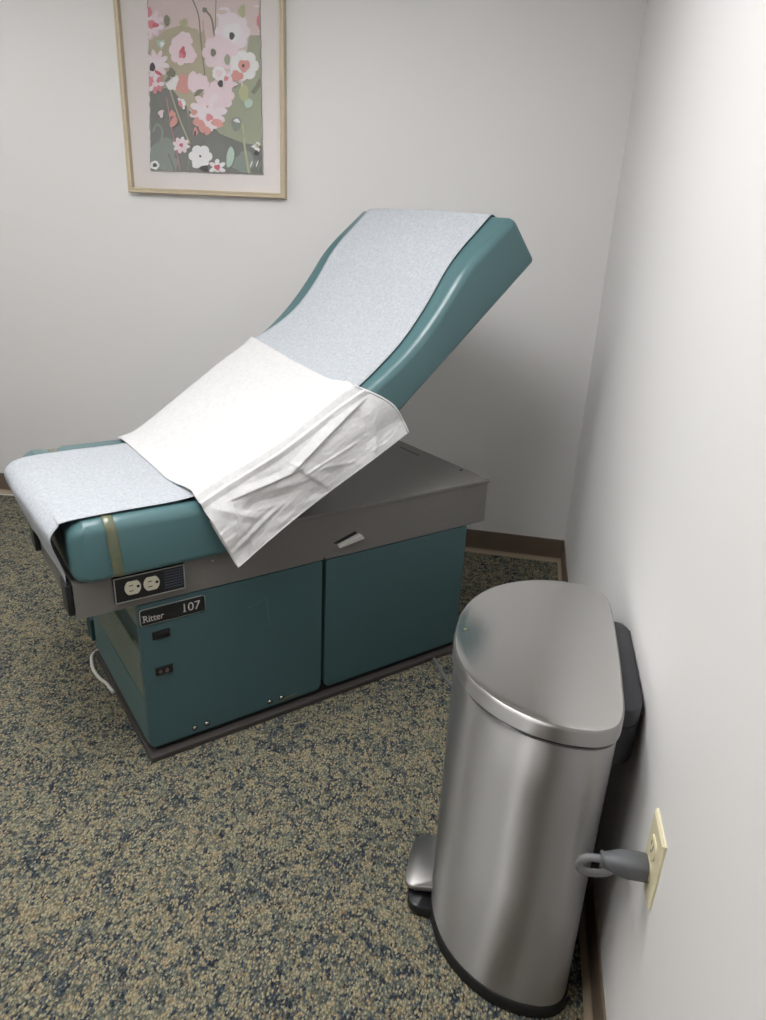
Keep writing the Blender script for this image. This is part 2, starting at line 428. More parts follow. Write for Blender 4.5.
    blob(390, 200, 34, 90, 'olive', rot=-.2); blob(395, 100, 18, 60, 'bg', rot=.1)
    # stems
    for s in (([(325, 0), (352, 60), (362, 140), (380, 270)], 5, 'stem'), ([(372, 40), (400, 70), (413, 130)], 7, 'stem'), ([(370, 80), (374, 150)], 4, 'coral'),
              ([(316, 100), (322, 200), (326, 300), (318, 370), (330, 500)], 4, 'olive'), ([(295, 350), (318, 410), (330, 500), (336, 600)], 5, 'stem'),
              ([(250, 320), (290, 430), (330, 520)], 5, 'olive'), ([(210, 340), (225, 430), (214, 520)], 3, 'stem'), ([(238, 350), (262, 470), (296, 620)], 3, 'rose'),
              ([(512, 380), (520, 450), (530, 530), (552, 634)], 7, 'sage'), ([(520, 440), (532, 540), (545, 630)], 5, 'lime'), ([(500, 320), (478, 360), (470, 400)], 10, 'sage'),
              ([(250, 560), (270, 610), (276, 636)], 6, 'gray'), ([(310, 520), (326, 570), (322, 630)], 3, 'teal'), ([(190, 480), (205, 450), (225, 470), (222, 520)], 9, 'teal'),
              ([(585, 280), (570, 310), (555, 330)], 16, 'stem'), ([(418, 0), (414, 240)], 3, 'stem')): stem(*s)
    # large flowers
    flower(480, 120, 66, 'pale', 8, 'white', .5); blob(478, 132, 10, 13, 'dark', 12)
    flower(575, 80, 50, 'pale', 7); flower(448, 62, 28, 'pale', 6); blob(440, 52, 22, 8, 'bg')
    flower(430, 190, 62, 'pink', 8); flower(470, 200, 46, 'pink', 7)
    flower(524, 234, 54, 'white', 7, 'coral', .4); blob(521, 234, 5, 6, 'dark', 10)
    flower(435, 340, 56, 'pink', 9); flower(360, 300, 38, 'pink', 8); flower(290, 180, 46, 'pink', 8, sq=1.2); flower(320, 200, 30, 'pink', 6)
    flower(300, 150, 34, 'pink', 7); blob(296, 190, 13, 20, 'hot', 12, .2); blob(290, 200, 9, 9, 'rose', 10)
    flower(262, 295, 30, 'white', 6); blob(302, 305, 26, 32, 'coral', 18, .15); blob(296, 276, 14, 10, 'coral', 12); blob(338, 290, 22, 34, 'pink', 16)
    daisy(396, 396, 70, 'pink', 11, 'coral', .2, .28); daisy(400, 420, 52, 'pale', 9, 'rose', .22, .26)
    for (x, y, a, b, r) in ((372, 452, 14, 26, -.3), (430, 440, 24, 14, .3), (352, 436, 12, 16, .2), (394, 470, 12, 16, 0), (344, 402, 12, 10, 0)): blob(x, y, a, b, 'coral', 14, .1, r)
    daisy(176, 92, 50, 'pink', 9, 'rose', .2, .3, .3); blob(192, 96, 14, 8, 'hot', 12); blob(168, 52, 10, 18, 'rose', 12)
    daisy(196, 232, 52, 'pink', 10, 'pale', .19, .34, .1); blob(184, 242, 11, 16, 'dark', 12); blob(206, 262, 16, 6, 'hot', 10, .1, .5)
    daisy(196, 302, 36, 'rose', 8, 'pink', .24, .3); daisy(460, 280, 30, 'pink', 7, 'rose', .22, .3); flower(434, 262, 26, 'white', 7, 'pink', .5)
    blob(500, 270, 22, 18, 'coral', 12, .2); blob(476, 300, 24, 14, 'pink', 12, .2); blob(440, 298, 10, 13, 'dark', 10)
    blob(578, 84, 8, 26, 'rose', 12, .2); blob(516, 50, 12, 22, 'lime', 12, .15); blob(300, 88, 16, 14, 'lime', 12, .15); blob(302, 84, 8, 10, 'olive', 10)
    # buds, leaves
    blob(236, 80, 12, 18, 'stem', 14, .05); blob(216, 160, 15, 15, 'mint', 12, .3); blob(220, 162, 8, 9, 'white', 10); blob(464, 214, 11, 19, 'sage', 14, .04)
    blob(412, 190, 10, 14, 'stem', 12); blob(378, 46, 9, 9, 'stem', 10); blob(256, 262, 16, 16, 'stem', 12, .2, .6); blob(244, 284, 14, 6, 'stem', 10, .1, -.8)
    blob(360, 330, 20, 8, 'stem', 12, .2, -.6); blob(543, 366, 16, 18, 'mint', 14, .04); blob(526, 312, 12, 12, 'white', 12, .2); blob(526, 330, 18, 30, 'lime', 14)
    blob(500, 440, 18, 26, 'teal', 14, .1); blob(502, 430, 12, 7, 'white', 12, .2, .3); blob(514, 484, 16, 8, 'sage', 12)
    blob(222, 410, 10, 15, 'pink', 12, .25); blob(264, 410, 13, 12, 'coral', 12, .25); blob(270, 440, 12, 22, 'coral', 12, .1, .4); blob(300, 370, 12, 22, 'white', 12, .2, -.5)
    blob(294, 374, 7, 16, 'rose', 10, .2, -.4); blob(352, 474, 9, 16, 'coral', 12, .2); blob(350, 480, 4, 10, 'dark', 10)
    daisy(300, 526, 32, 'pink', 8, 'hot', .26, .22, .2); flower(372, 566, 44, 'white', 6, None, depth=.2); blob(371, 566, 4, 5, 'dark', 10); blob(360, 600, 18, 14, 'white', 12)
    blob(480, 566, 14, 40, 'mint', 14, .05, .12); daisy(434, 606, 32, 'white', 6, 'hot', .26, .34, .5); blob(386, 612, 16, 12, 'dark', 12, .2)
    flower(204, 606, 18, 'white', 5, 'dark', .45); blob(574, 524, 13, 16, 'white', 12, .4); blob(576, 520, 6, 8, 'olive', 10); blob(574, 548, 9, 10, 'dark', 10)
    for i in range(7): blob(556+i*7, 590+9*math.sin(i*2), 2.5, 14, 'white' if i % 3 == 0 else 'teal', 8, .1, .3)
    # upper part above the picture edge, same style
    for i in range(16):
        x = random.uniform(190, 560); y = random.uniform(-110, -30)
        (daisy if i % 2 else flower)(x, y, random.uniform(18, 36), random.choice(['pink', 'white', 'pale']), 7, random.choice(['coral', 'rose', 'olive']))
    blob(308, 0, 10, 6, 'stem')
    frombm('art_print', bm, ms, root, recalc=False)
art()

# ------------------------------------------------------------------ examination table
TX, TY, TH = -.0707, 2.3301, .8017
table = empty('examination_table', (TX, TY, 0), TH)
tag(table, 'teal examination table with raised backrest, grey steel body and cabinet base', 'examination table')
# table coordinates: a from the head end towards the foot, b away from the camera, z up
def L3(a, b, z): return (-a, b, z)
def tbox(bm, a0, a1, b0, b1, z0, z1, bev=0, mi=0): return box(bm, -a1, -a0, b0, b1, z0, z1, bev, mi)
def tprism_b(bm, pts, b0, b1, mi=0, bev=0): return prism(bm, [(-a, z) for a, z in pts], 'y', b0, b1, mi, bev)

W_ = .619; ZT, ZS, ZB, LN = .657, .600, .5016, 1.357
# steel body: stepped box, high behind, lower under the seat
bm = bmesh.new()
tprism_b(bm, [(0, ZB), (LN, ZB), (LN, ZS), (.93, ZS), (.88, ZT-.012), (0, ZT-.012)], 0, W_, 0, .002)
frombm('body', bm, M['body'], table)
bm = bmesh.new(); tbox(bm, -.003, .875, -.004, W_+.004, ZT-.0118, ZT, .003)
top = frombm('top_plate', bm, M['body'], table)
bm = bmesh.new()
cyl(bm, L3(.022, .12, ZT-.002), L3(.022, .12, ZT+.002), .006, n=14)
frombm('plug_button', bm, M['blackm'], top)
bm = bmesh.new(); tbox(bm, .05, .056, .33, .45, ZT-.001, ZT+.0012, .0004); frombm('guide_slot', bm, M['plinth'], top)

# outlet panel on the body
op = None
bm = bmesh.new()
A0, A1, z0, z1 = 1.083, 1.2645, .5265, .598
tbox(bm, A0, A1, -.012, .001, z0, z1, .002)
op = frombm('outlet_panel', bm, M['black'], table)
bm = bmesh.new(); w = .0026
for q in ((A0, A1, z0, z0+w), (A0, A1, z1-w, z1), (A0, A0+w, z0, z1), (A1-w, A1, z0, z1)): tbox(bm, q[0], q[1], -.0135, -.0118, q[2], q[3])
frombm('silver_rim', bm, M['silver'], op)
for ca in (1.219, 1.171):
    bm = bmesh.new(); pts = []
    for i in range(32):
        t = 2*PI*i/32; x = .0205*math.cos(t); z = .0225*math.sin(t); z = max(-.0185, min(.0185, z)); pts.append((-ca+x, .564+z))
    prism(bm, pts, 'y', -.0155, -.011, 0, .001)
    r = frombm('outlet', bm, M['beige'], op)
    bm = bmesh.new()
    for k in (-.0085, .0065): box(bm, -ca-.010, -ca+.001, -.0162, -.0154, .564+k, .564+k+.002)
    cyl(bm, (-ca+.013, -.0162, .566), (-ca+.013, -.0152, .566), .004, n=12)
    frombm('outlet_slots', bm, M['blackm'], r)
bm = bmesh.new(); rd = random.Random(3)
for row in range(7):
    x = -1.137; z = .586-row*.0078
    while x < -1.0875:
        w2 = rd.uniform(.003, .008); box(bm, x, min(x+w2, -1.087), -.0128, -.0120, z, z+.0026); x += w2+.0016
frombm('small_print', bm, M['faint_text'], op)

# latch handle recessed in the body
bm = bmesh.new(); prism(bm, [(-.618, .551), (-.613, .5535), (-.540, .575), (-.535, .566), (-.600, .543)], 'y', -.0015, .004)
frombm('latch_slot', bm, M['blackm'], table)
bm = bmesh.new()
v = [(-.605, -.012, .545), (-.528, -.020, .5675), (-.516, -.020, .552), (-.600, -.012, .534)]
v += [(x, .0, z) for x, y, z in v]
vs = [bm.verts.new(p) for p in v]
for f in ((0, 1, 2, 3), (4, 5, 6, 7), (0, 1, 5, 4), (1, 2, 6, 5), (2, 3, 7, 6), (3, 0, 4, 7)): bm.faces.new([vs[i] for i in f])
bmesh.ops.bevel(bm, geom=list(bm.edges), offset=.0015, segments=2, affect='EDGES')
frombm('latch_handle', bm, mat('satin_latch', srgb(206, 204, 200), .38, metal=.25), table)
for a in (.65,):
    bm = bmesh.new(); cyl(bm, L3(a, -.002, .5075), L3(a, .001, .5075), .003, n=10); frombm('rivet', bm, M['blackm'], table)
bm = bmesh.new(); cyl(bm, L3(1.0, -.0015, .583), L3(1.0, .001, .583), .0025, n=10); frombm('rivet', bm, M['beige'], table)

# cabinet base
pb = .0
def panel(name, a0, a1, z0, z1, r=.018):
    pts = []
    for (cx, cz, s) in ((a0, z0, 0), (a1, z0, 1), (a1, z1, 2), (a0, z1, 3)):
        sx = 1 if s in (0, 3) else -1; sz = 1 if s in (0, 1) else -1
        rr = r if s in (0, 1) else .004
        for k in range(6):
            t = {0: PI+k*PI/10, 1: 1.5*PI+k*PI/10, 2: 0+k*PI/10, 3: PI/2+k*PI/10}[s]
            pts.append((cx+sx*rr+rr*math.cos(t), cz+sz*rr+rr*math.sin(t)))
    bm = bmesh.new(); tprism_b(bm, pts, .0, .022, 0, .002)
    return frombm(name, bm, M['teal'], table)
fl = panel('cabinet_panel', .655, 1.2095, .037, .499)
fr = panel('cabinet_panel', .079, .641, .037, .499)
bm = bmesh.new()
def hair(p, q, w=.0007):
    (a, z), (c, d) = p, q; n = Vector((d-z, -(c-a))).normalized()*w
    f = bm.faces.new([bm.verts.new((-x, -.0003, y)) for x, y in ((a+n.x, z+n.y), (c+n.x, d+n.y), (c-n.x, d-n.y), (a-n.x, z-n.y))])
pts = [(.905, .408), (.88, .411), (.855, .4205), (.84, .4235)]
for i in range(3): hair(pts[i], pts[i+1], .0006)
pts = [(.842, .424), (.8375, .38), (.834, .345), (.8275, .325)]
for i in range(3): hair(pts[i], pts[i+1], .0006)
frombm('scratch', bm, M['scratch'], fl)
# core behind the panels
bm = bmesh.new(); tbox(bm, .088, 1.198, .022, W_-.02, .05, ZB, .002)
frombm('cabinet_core', bm, M['blackm'], table)
bm = bmesh.new(); tbox(bm, .079, .0879, .022, W_-.022, .043, ZB-.001, .001); frombm('head_end_panel', bm, M['teal'], table)
bm = bmesh.new(); tbox(bm, .08, 1.205, W_-.02, W_, .043, ZB-.001, .001); frombm('rear_panel', bm, M['teal'], table)
# foot end: top rail, dark gap, pull-out step with a slanted lip, lower panel
bm = bmesh.new(); tprism_b(bm, [(1.195, .425), (1.208, .425), (1.206, .499), (1.195, .499)], .0225, .585, 0, .001); frombm('end_rail', bm, M['olive'], table)
bm = bmesh.new(); tbox(bm, 1.1955, 1.200, .0225, .585, .345, .424); frombm('step_recess', bm, M['dark_teal'], table)
bm = bmesh.new(); tprism_b(bm, [(1.195, .19), (1.2085, .19), (1.212, .30), (1.207, .342), (1.195, .344)], .0225, .60, 0, .002)
frombm('pull_out_step', bm, M['olive'], table)
bm = bmesh.new(); tprism_b(bm, [(1.195, .043), (1.2095, .043), (1.2095, .185), (1.195, .187)], .0225, .60, 0, .0015); frombm('lower_end_panel', bm, M['teal_end'], table)
bm = bmesh.new(); tbox(bm, 1.16, 1.215, .63, .70, .05, .135, .004); frombm('side_bracket', bm, M['dark_teal'], table)
# plinth
bm = bmesh.new(); tbox(bm, .05, 1.215, -.018, W_+.0, 0, .018, .003); frombm('plinth', bm, M['plinth'], table)
bm = bmesh.new(); tbox(bm, .09, 1.19, .012, W_-.03, .0175, .051); frombm('toe_gap', bm, M['blackm'], table)
# screws
for a in (1.079, 1.042, .837, .797):
    bm = bmesh.new(); bmesh.ops.create_uvsphere(bm, u_segments=14, v_segments=8, radius=.0066)
    for v_ in bm.verts: v_.co = Vector((v_.co.x-a, v_.co.y*.55+.0, v_.co.z+.0560))
    frombm('screw', bm, M['chrome'], table, True)
    bm = bmesh.new(); cyl(bm, L3(a, -.001, .0560), L3(a, .0005, .0560), .0085, n=16); frombm('washer', bm, M['blackm'], table)
bm = bmesh.new(); prism(bm, [(-.82, .045), (-.745, .045), (-.745, .053), (-.80, .049)], 'y', -.0012, .0005); frombm('brass_clip', bm, M['strap'], table)

# nameplate
bm = bmesh.new()
def rrect(a0, a1, z0, z1, r):
    pts = []
    for (cx, cz, t0) in ((-a0-r, z1-r, 0), (-a1+r, z1-r, PI/2), (-a1+r, z0+r, PI), (-a0-r, z0+r, 1.5*PI)):
        for k in range(5): t = t0+k*PI/8; pts.append((cx+r*math.cos(t), cz+r*math.sin(t)))
    return pts
N0, N1, NZ0, NZ1 = 1.0275, 1.2065, .4375, .4865
prism(bm, rrect(N0, N1, NZ0, NZ1, .007), 'y', -.003, .0)
npl = frombm('nameplate', bm, M['silver'], table)
bm = bmesh.new(); prism(bm, rrect(N0+.0018, N1-.0018, NZ0+.0018, NZ1-.0018, .006), 'y', -.0036, -.0025); frombm('nameplate_field', bm, M['black'], npl)
bm = bmesh.new()
text_mesh(bm, 'Ritter', .0275, -1.1995, .4485, -.0038, 0, sx=.86)
box(bm, -1.2005, -1.1965, -.0042, -.0038, .4666, .4682)
for x, z, w2 in ((-1.1995, .4485, .006), (-1.185, .4485, .005)): box(bm, x-.001, x+w2, -.0042, -.0038, z, z+.0016)
frombm('maker_word', bm, M['plate_text'], npl)
bm = bmesh.new()
text_mesh(bm, '107', .036, -1.096, .4500, -.0038, 0, sx=1.0)
# serifs
for x, z, w2 in ((-1.0905, .4502, .008),):
    box(bm, x-.001, x+w2, -.0042, -.0038, z, z+.0016)
frombm('model_number', bm, M['plate_text'], npl)
# switches
for zc in (.4005, .286):
    bm = bmesh.new(); tbox(bm, 1.130, 1.178, -.005, .001, zc-.0125, zc+.0125, .0015); sw = frombm('switch_plate', bm, M['black'], table)
    bm = bmesh.new()
    if zc > .35: tbox(bm, 1.137, 1.171, -.0085, -.0045, zc-.007, zc+.007, .0015); frombm('rocker', bm, M['blackm'], sw)
    else:
        cyl(bm, L3(1.166, -.009, zc+.001), L3(1.166, -.004, zc+.001), .0045, n=14); cyl(bm, L3(1.148, -.009, zc-.001), L3(1.148, -.004, zc-.001), .0055, n=14)
        frombm('knob', bm, mat('worn_knob', srgb(92, 78, 78), .4), sw)
# brackets at the foot end
for b in (.006, .44):
    bm = bmesh.new(); tbox(bm, LN, LN+.016, b, b+.065, .512, .598, .004)
    frombm('bumper_bracket', bm, M['black'], table)

# ---- upholstery
def shear(a, b, z):
    w = max(0., min(1., (.95-a)/.5)); w = w*w*(3-2*w)
    k = max(0, b)/.7
    return (a+.05*w*k, b*(1+.055*w), z+.012*w*k)

def section(top, bot, b0, b1, rt, rb, crown, inset, n=7):
    """closed ring (b, point) from near bottom round to far bottom"""
    top, bot = Vector(top), Vector(bot); d = (top-bot); T_ = d.length; d.normalize()
    top = top-d*inset; bot = bot+d*inset; T_ -= 2*inset; b0 += inset; b1 -= inset
    rt = max(.002, rt-inset*.7); rb = max(.002, rb-inset*.7)
    pts = []
    def add(b, t):
        c = crown*(1-((b-(b0+b1)/2)/((b1-b0)/2))**2)*max(0, t/T_)**3
        p = bot+d*(t+c); pts.append((b, p))
    for i in range(n): u = i/(n-1)*PI/2; add(b0+rb-rb*math.sin(u), rb-rb*math.cos(u))
    for i in range(n): u = i/(n-1)*PI/2; add(b0+rt-rt*math.cos(u), T_-rt+rt*math.sin(u))
    m = 12
    for i in range(1, m): add(b0+rt+(b1-b0-2*rt)*i/m, T_)
    for i in range(n): u = i/(n-1)*PI/2; add(b1-rt+rt*math.sin(u), T_-rt+rt*math.cos(u))
    for i in range(n): u = i/(n-1)*PI/2; add(b1-rb+rb*math.cos(u), rb-rb*math.sin(u))
    return pts

def cushion(name, tops, bots, b0, b1, rt, rb, crown, re0, re1, m, parent, warp=None, disp=None):
    per = 6
    Tp = catmull([(a, z, 0) for a, z in tops], per); Bp = catmull([(a, z, 0) for a, z in bots], per)
    n = len(Tp); st = []
    d0 = ((Tp[0]-Tp[1])+(Bp[0]-Bp[1])).normalized(); d1 = ((Tp[-1]-Tp[-2])+(Bp[-1]-Bp[-2])).normalized()
    K = 6
    for k in range(K, 0, -1):
        ph = k/K*PI/2; st.append((Tp[0]+d0*(re0*math.sin(ph)-re0), Bp[0]+d0*(re0*math.sin(ph)-re0), re0*(1-math.cos(ph))))
    for i in range(n):
        s0 = (Tp[i]-Tp[0]).length; s1 = (Tp[i]-Tp[-1]).length
        if s0 < re0*1.05 or s1 < re1*1.05:
            if s0 < re0*1.05 and i == 0: st.append((Tp[0]-d0*re0, Bp[0]-d0*re0, 0))
            if s1 < re1*1.05 and i == n-1: st.append((Tp[-1]-d1*re1, Bp[-1]-d1*re1, 0))
            continue
        st.append((Tp[i], Bp[i], 0))
    for k in range(1, K+1):
        ph = k/K*PI/2; st.append((Tp[-1]+d1*(re1*math.sin(ph)-re1), Bp[-1]+d1*(re1*math.sin(ph)-re1), re1*(1-math.cos(ph))))
    bm = bmesh.new(); rings = []
    for t, b, ins in st:
        ring = []
        for bb, p in section(t, b, b0, b1, rt, rb, crown, ins):
            q = (p.x, bb, p.y)
            if disp: q = disp(*q)
            if warp: q = warp(*q)
            ring.append(bm.verts.new(L3(*q)))
        rings.append(ring)
    N = len(rings[0])
    for i in range(len(rings)-1):
        for k in range(N): bm.faces.new((rings[i][k], rings[i][(k+1) % N], rings[i+1][(k+1) % N], rings[i+1][k]))
    bm.faces.new(rings[0]); bm.faces.new(rings[-1])
    return frombm(name, bm, m, parent, auto=1.0)

def lerp2(p, q, n): return [(p[0]+(q[0]-p[0])*i/n, p[1]+(q[1]-p[1])*i/n) for i in range(n+1)]
# backrest; top line measured along the underside line with its own thickness
U0 = Vector((-.083, 1.369)); UD = Vector((.750, -.661)); UN = Vector((.661, .750))
th_ = [(0, .166), (.09, .168), (.17, .169), (.24, .163), (.32, .145), (.40, .130), (.48, .121), (.57, .121), (.69, .133), (.80, .150), (.92, .172), (1.02, .190)]
tops, bots = [], []
for s, t in th_:
    p = U0+UD*s; bots.append((p.x, p.y)); p = p+UN*t; tops.append((p.x, p.y))
bots[-3:] = [(.52, .838), (.61, .76), (.70, .685)]
def backdisp(a, b, z): return a, b, z
back = cushion('back_cushion', tops, bots, -.02, .70, .024, .018, .004, .013, .03, M['vinyl'], table, warp=shear)
# seam along the near side of the backrest top
bm = bmesh.new()
sp = [tuple(Vector(L3(*shear(a+.001, .052-.009*k, z+.0030)))) for k, (a, z) in enumerate(tops[6:10])]
tube(bm, sp, .0016, 8, 5); frombm('seam', bm, M['dark_teal'], back, True)
# steel backing board and support arms under the backrest
bm = bmesh.new()
pts = [(.02, 1.273), (.70, .676), (.69, .664), (.01, 1.262)]
fs = tprism_b(bm, pts, .06, .60)
frombm('backing_board', bm, M['plinth'], table)
for b in (.16, .46):
    bm = bmesh.new(); tprism_b(bm, [(.60, .655), (.63, .655), (.63, .727), (.60, .752)], b, b+.025, 0, .002); frombm('support_arm', bm, M['plinth'], table)

def seatdisp(a, b, z):
    # pinch under the strap and a dimple in the near front corner
    if b > .5: z -= .012*math.exp(-((a-1.262)/.02)**2)*max(0, (b-.5)/.16)*max(0, min(1, (z-.66)/.06))
    if b < .05:
        d = math.exp(-((a-1.262)/.012)**2)*.004+.006*math.exp(-((a-1.268)/.03)**2-((z-.685)/.012)**2)
        d += .005*math.exp(-((a-1.345)/.012)**2)*max(0, min(1, (z-.66)/.06))
        b += d
    return a, b, z
s_top = [(.93, .745), (.97, .757), (1.02, .762), (1.08, .763), (1.14, .763), (1.2, .763), (1.24, .763), (1.27, .763), (1.30, .762), (1.32, .761), (1.34, .758), (1.356, .754)]
s_bot = [(a, .6005) for a, z in s_top]
seat = cushion('seat_cushion', s_top, s_bot, -.024, .672, .034, .02, .004, .02, .034, M['vinyl'], table, disp=seatdisp)
# vinyl strap round the cushion
bm = bmesh.new(); rings = []
for a, off in ((1.2485, .0005), (1.251, .0022), (1.272, .0022), (1.2745, .0005)):
    ring = []
    for bb, p in section((a, .763), (a, .6005), -.024-off, .672+off, .034, .02, .004, 0):
        z = p.y+(off if p.y > .70 else 0)
        dz = (z-.60)*.06
        q = seatdisp(a+dz*0-.012*(.763-z)/.16*1.0, bb-.0012, max(z, .602)); ring.append(bm.verts.new(L3(*q)))
    rings.append(ring)
N = len(rings[0])
for i in range(3):
    for k in range(N-1): bm.faces.new((rings[i][k], rings[i][k+1], rings[i+1][k+1], rings[i+1][k]))
frombm('vinyl_strap', bm, M['strap'], seat, True)
# the far side bulge of a second cushion edge
# ------------------------------------------------------------------ exam paper
up = [(lambda q: (q.x, q.y))(U0+UD*s+UN*t) for s, t in ((-.010, .05), (-.009, .10), (-.007, .150), (.000, .1695), (.016, .1735))]
mid = [(a+.0045, z+.0045) for a, z in tops[1:9]]
low = [(.60, .985), (.70, .940), (.80, .893), (.89, .846), (.96, .805), (1.01, .781), (1.06, .772), (1.12, .7695), (1.22, .7695), (1.32, .7685), (1.362, .765), (1.390, .754), (1.408, .733), (1.408, .708), (1.399, .675), (1.388, .640), (1.379, .606)]
path = catmull([(a, z, 0) for a, z in up+mid+low], 5)
plen = [0]
for i in range(1, len(path)): plen.append(plen[-1]+(path[i]-path[i-1]).length)
def at_path(a_):      # first point whose a passes a_
    for i, p in enumerate(path):
        if p.x >= a_ and i > 10: return i
    return len(path)-1
def pedge(i):
    t = plen[i]/plen[-1]
    tt = min(1, t/.62)
    bn = .072*(1-tt)+.002*tt; bf = .660*(1-tt)+.560*tt
    # the loose foot end narrows a little towards the hem
    a_ = path[i].x
    bf += .105*math.exp(-((a_-.56)/.15)**2)
    return bn, bf
nb = 44; bm = bmesh.new(); g = []
for i, p in enumerate(path):
    bn, bf = pedge(i); row = []
    for k in range(nb+1):
        f = k/nb; b = bn+(bf-bn)*f
        cr = .004*(1-(2*f-1)**2)
        nz = noise.noise(Vector((p.x*7, b*7, 1.3)))*.0016 + noise.noise(Vector((p.x*2.4, b*3, 8)))*.002
        lift = 0
        if p.x > 1.36: lift = .004*noise.noise(Vector((b*9, plen[i]*6, 4)))+.002
        pa = p.x+lift
        if pa > 1.34: e_ = min(1, (pa-1.34)/.065); pa = max(min(p.x, 1.370), pa-.020*(1-f)**2*e_*e_*(3-2*e_))
        q = shear(pa, b, p.y+cr+nz+.001)
        row.append(bm.verts.new(L3(*q)))
    g.append(row)
for i in range(len(g)-1):
    for k in range(nb): bm.faces.new((g[i][k], g[i][k+1], g[i+1][k+1], g[i+1][k]))
paper = frombm('exam_paper', bm, M['paper'], None, True, loc=(TX, TY, 0), rz=TH)
md = paper.modifiers.new('thickness', 'SOLIDIFY'); md.thickness = .0004; md.offset = 1
tag(paper, 'pale blue-white crepe paper strip running down the exam table cushions', 'paper sheet')

# ------------------------------------------------------------------ white drape over paper and near side
i0 = at_path(.555); i1 = at_path(1.055)
seg = path[i0:i1+1]; nu = 180
def seg_at(u):
    x = u*(len(seg)-1); i = min(int(x), len(seg)-2); f = x-i; return seg[i].lerp(seg[i+1], f)
def seg_far(u, k):        # the sheet lies a little askew: its far corner reaches higher up the backrest
    x = i0+(i1-i0)*u; x -= k*(1-u)*DI; i = int(x); return path[i].lerp(path[i+1], x-i)
DI = i0-at_path(.47)
def crease(px, py, x0, y0, x1, y1, w):     # distance falloff to a line in (u, v)
    dx, dy = x1-x0, y1-y0; t = max(0, min(1, ((px-x0)*dx+(py-y0)*dy)/(dx*dx+dy*dy)))
    d = math.hypot(px-x0-t*dx, (py-y0-t*dy)); return math.exp(-(d/w)**2)
def crest(u):
    # (a, b, z) of the fold where the sheet leaves the cushion
    a = .575+(1.045-.575)*u; p = seg_at(u)
    z = 1.030+(.784-1.030)*u-.010*math.sin(u*PI)
    return a, -.022+.006*math.sin(u*9), z
def hem(u):
    a = .424+(.961-.424)*u; z = .893+(.588-.893)*u+.008*math.sin(u*PI)*1.0
    return a, -.078-.004*math.sin(u*7), z
bm = bmesh.new(); g = []
nf, nh = 44, 110
def flap_pt(u, v, layer=0):
    c = Vector(crest(u)); h = Vector(hem(u))
    p = c.lerp(h, v)
    p.y += -.030*math.sin(min(1, v*1.6)*PI*.5)*(1-v)*1.2       # bulges out before hanging
    # upper corner puffs towards the head
    p.x -= .030*math.sin(v*PI)*max(0, 1-u*3.2)
    p.z += .010*math.sin(v*PI)*max(0, 1-u*3.2)
    amp = .6+.4*v
    n1 = noise.noise(Vector((u*5+2, v*3.2, .7)))*.009; n2 = noise.noise(Vector((u*14, v*8, 3.1)))*.0035; n3 = noise.noise(Vector((u*34, v*20, 9)))*.0012
    d = (n1+n2*(1.2 if u > .5 else .5)+n3)*amp
    def fold(x0, y0, x1, y1, w, h, side=0):
        dx, dy = x1-x0, y1-y0; L2 = dx*dx+dy*dy; t_ = ((u-x0)*dx+(v-y0)*dy)/L2
        if not -.15 < t_ < 1.15: return 0
        fade = min(1, max(0, (t_+.15)/.25), max(0, (1.15-t_)/.25)); s_ = ((u-x0)*dy-(v-y0)*dx)/math.sqrt(L2)
        k_ = max(0, 1-abs(s_)/w)
        if side and s_*side > 0: k_ = max(0, 1-abs(s_)/(w*.18))
        return h*k_*fade
    d += fold(-.1, .10, 1.1, .085, .07, .0075, 1)                 # rim of the pocket along the crest
    d += fold(.08, .20, .50, .37, .11, .011, -1)                  # long diagonal fold
    d += fold(.05, .28, .20, .95, .05, .005)+fold(.13, .30, .16, .75, .03, -.003)
    d += fold(.53, .30, .47, .95, .07, .006, 1)
    d += fold(.84, .26, .54, .42, .09, .009, 1)-fold(.80, .42, .60, .66, .08, .006)
    d += fold(.88, .30, .90, .85, .05, .007, -1)+fold(.96, .20, .82, .62, .04, .005)
    d += fold(.70, .70, .98, .80, .05, .004)+fold(.25, .62, .50, .55, .03, .003)+fold(.30, .85, .44, .60, .03, .0025)
    d *= .85; p.y -= d; p.z += d*.5
    return p
for i in range(nu+1):
    u = i/nu; row = []; c = crest(u)
    for k in range(nf+1):                                   # over the cushion, far to near
        f = k/nf; bfar = .70-.044*u; b = bfar+(.03-bfar)*f; s = seg_far(u, 1-f)
        n = .0035+noise.noise(Vector((u*3, f*3, 5)))*.0022
        z = s.y+n*.6+.0030
        # beyond the far edge of the cushion it curls down a little
        q = Vector(shear(s.x, b, z+.004*(1-(2*f-1)**2)))
        q.z -= (.002+.008*u)*max(0, 1-f/.16)**2
        w = max(0, (f-.72)/.28); w = w*w*(3-2*w)
        cc = Vector((c[0], .03, c[2]))
        # rises to the puffy fold
        tgt = Vector((c[0]+(s.x-c[0])*(1-w), q.y, q.z+(c[2]+.004-q.z)*w))
        q = q.lerp(tgt, w)
        row.append(q)
    for k in range(1, 5):                                   # round the fold
        f = k/5; a_ = row[nf]; p = flap_pt(u, 0.0); row.append(Vector(a_).lerp(p, f)+Vector((0, 0, .006*math.sin(f*PI))))
    for k in range(nh+1): row.append(flap_pt(u, k/nh))
    g.append([bm.verts.new(L3(*q)) for q in row])
for i in range(nu):
    for k in range(len(g[0])-1): bm.faces.new((g[i][k], g[i][k+1], g[i+1][k+1], g[i+1][k]))
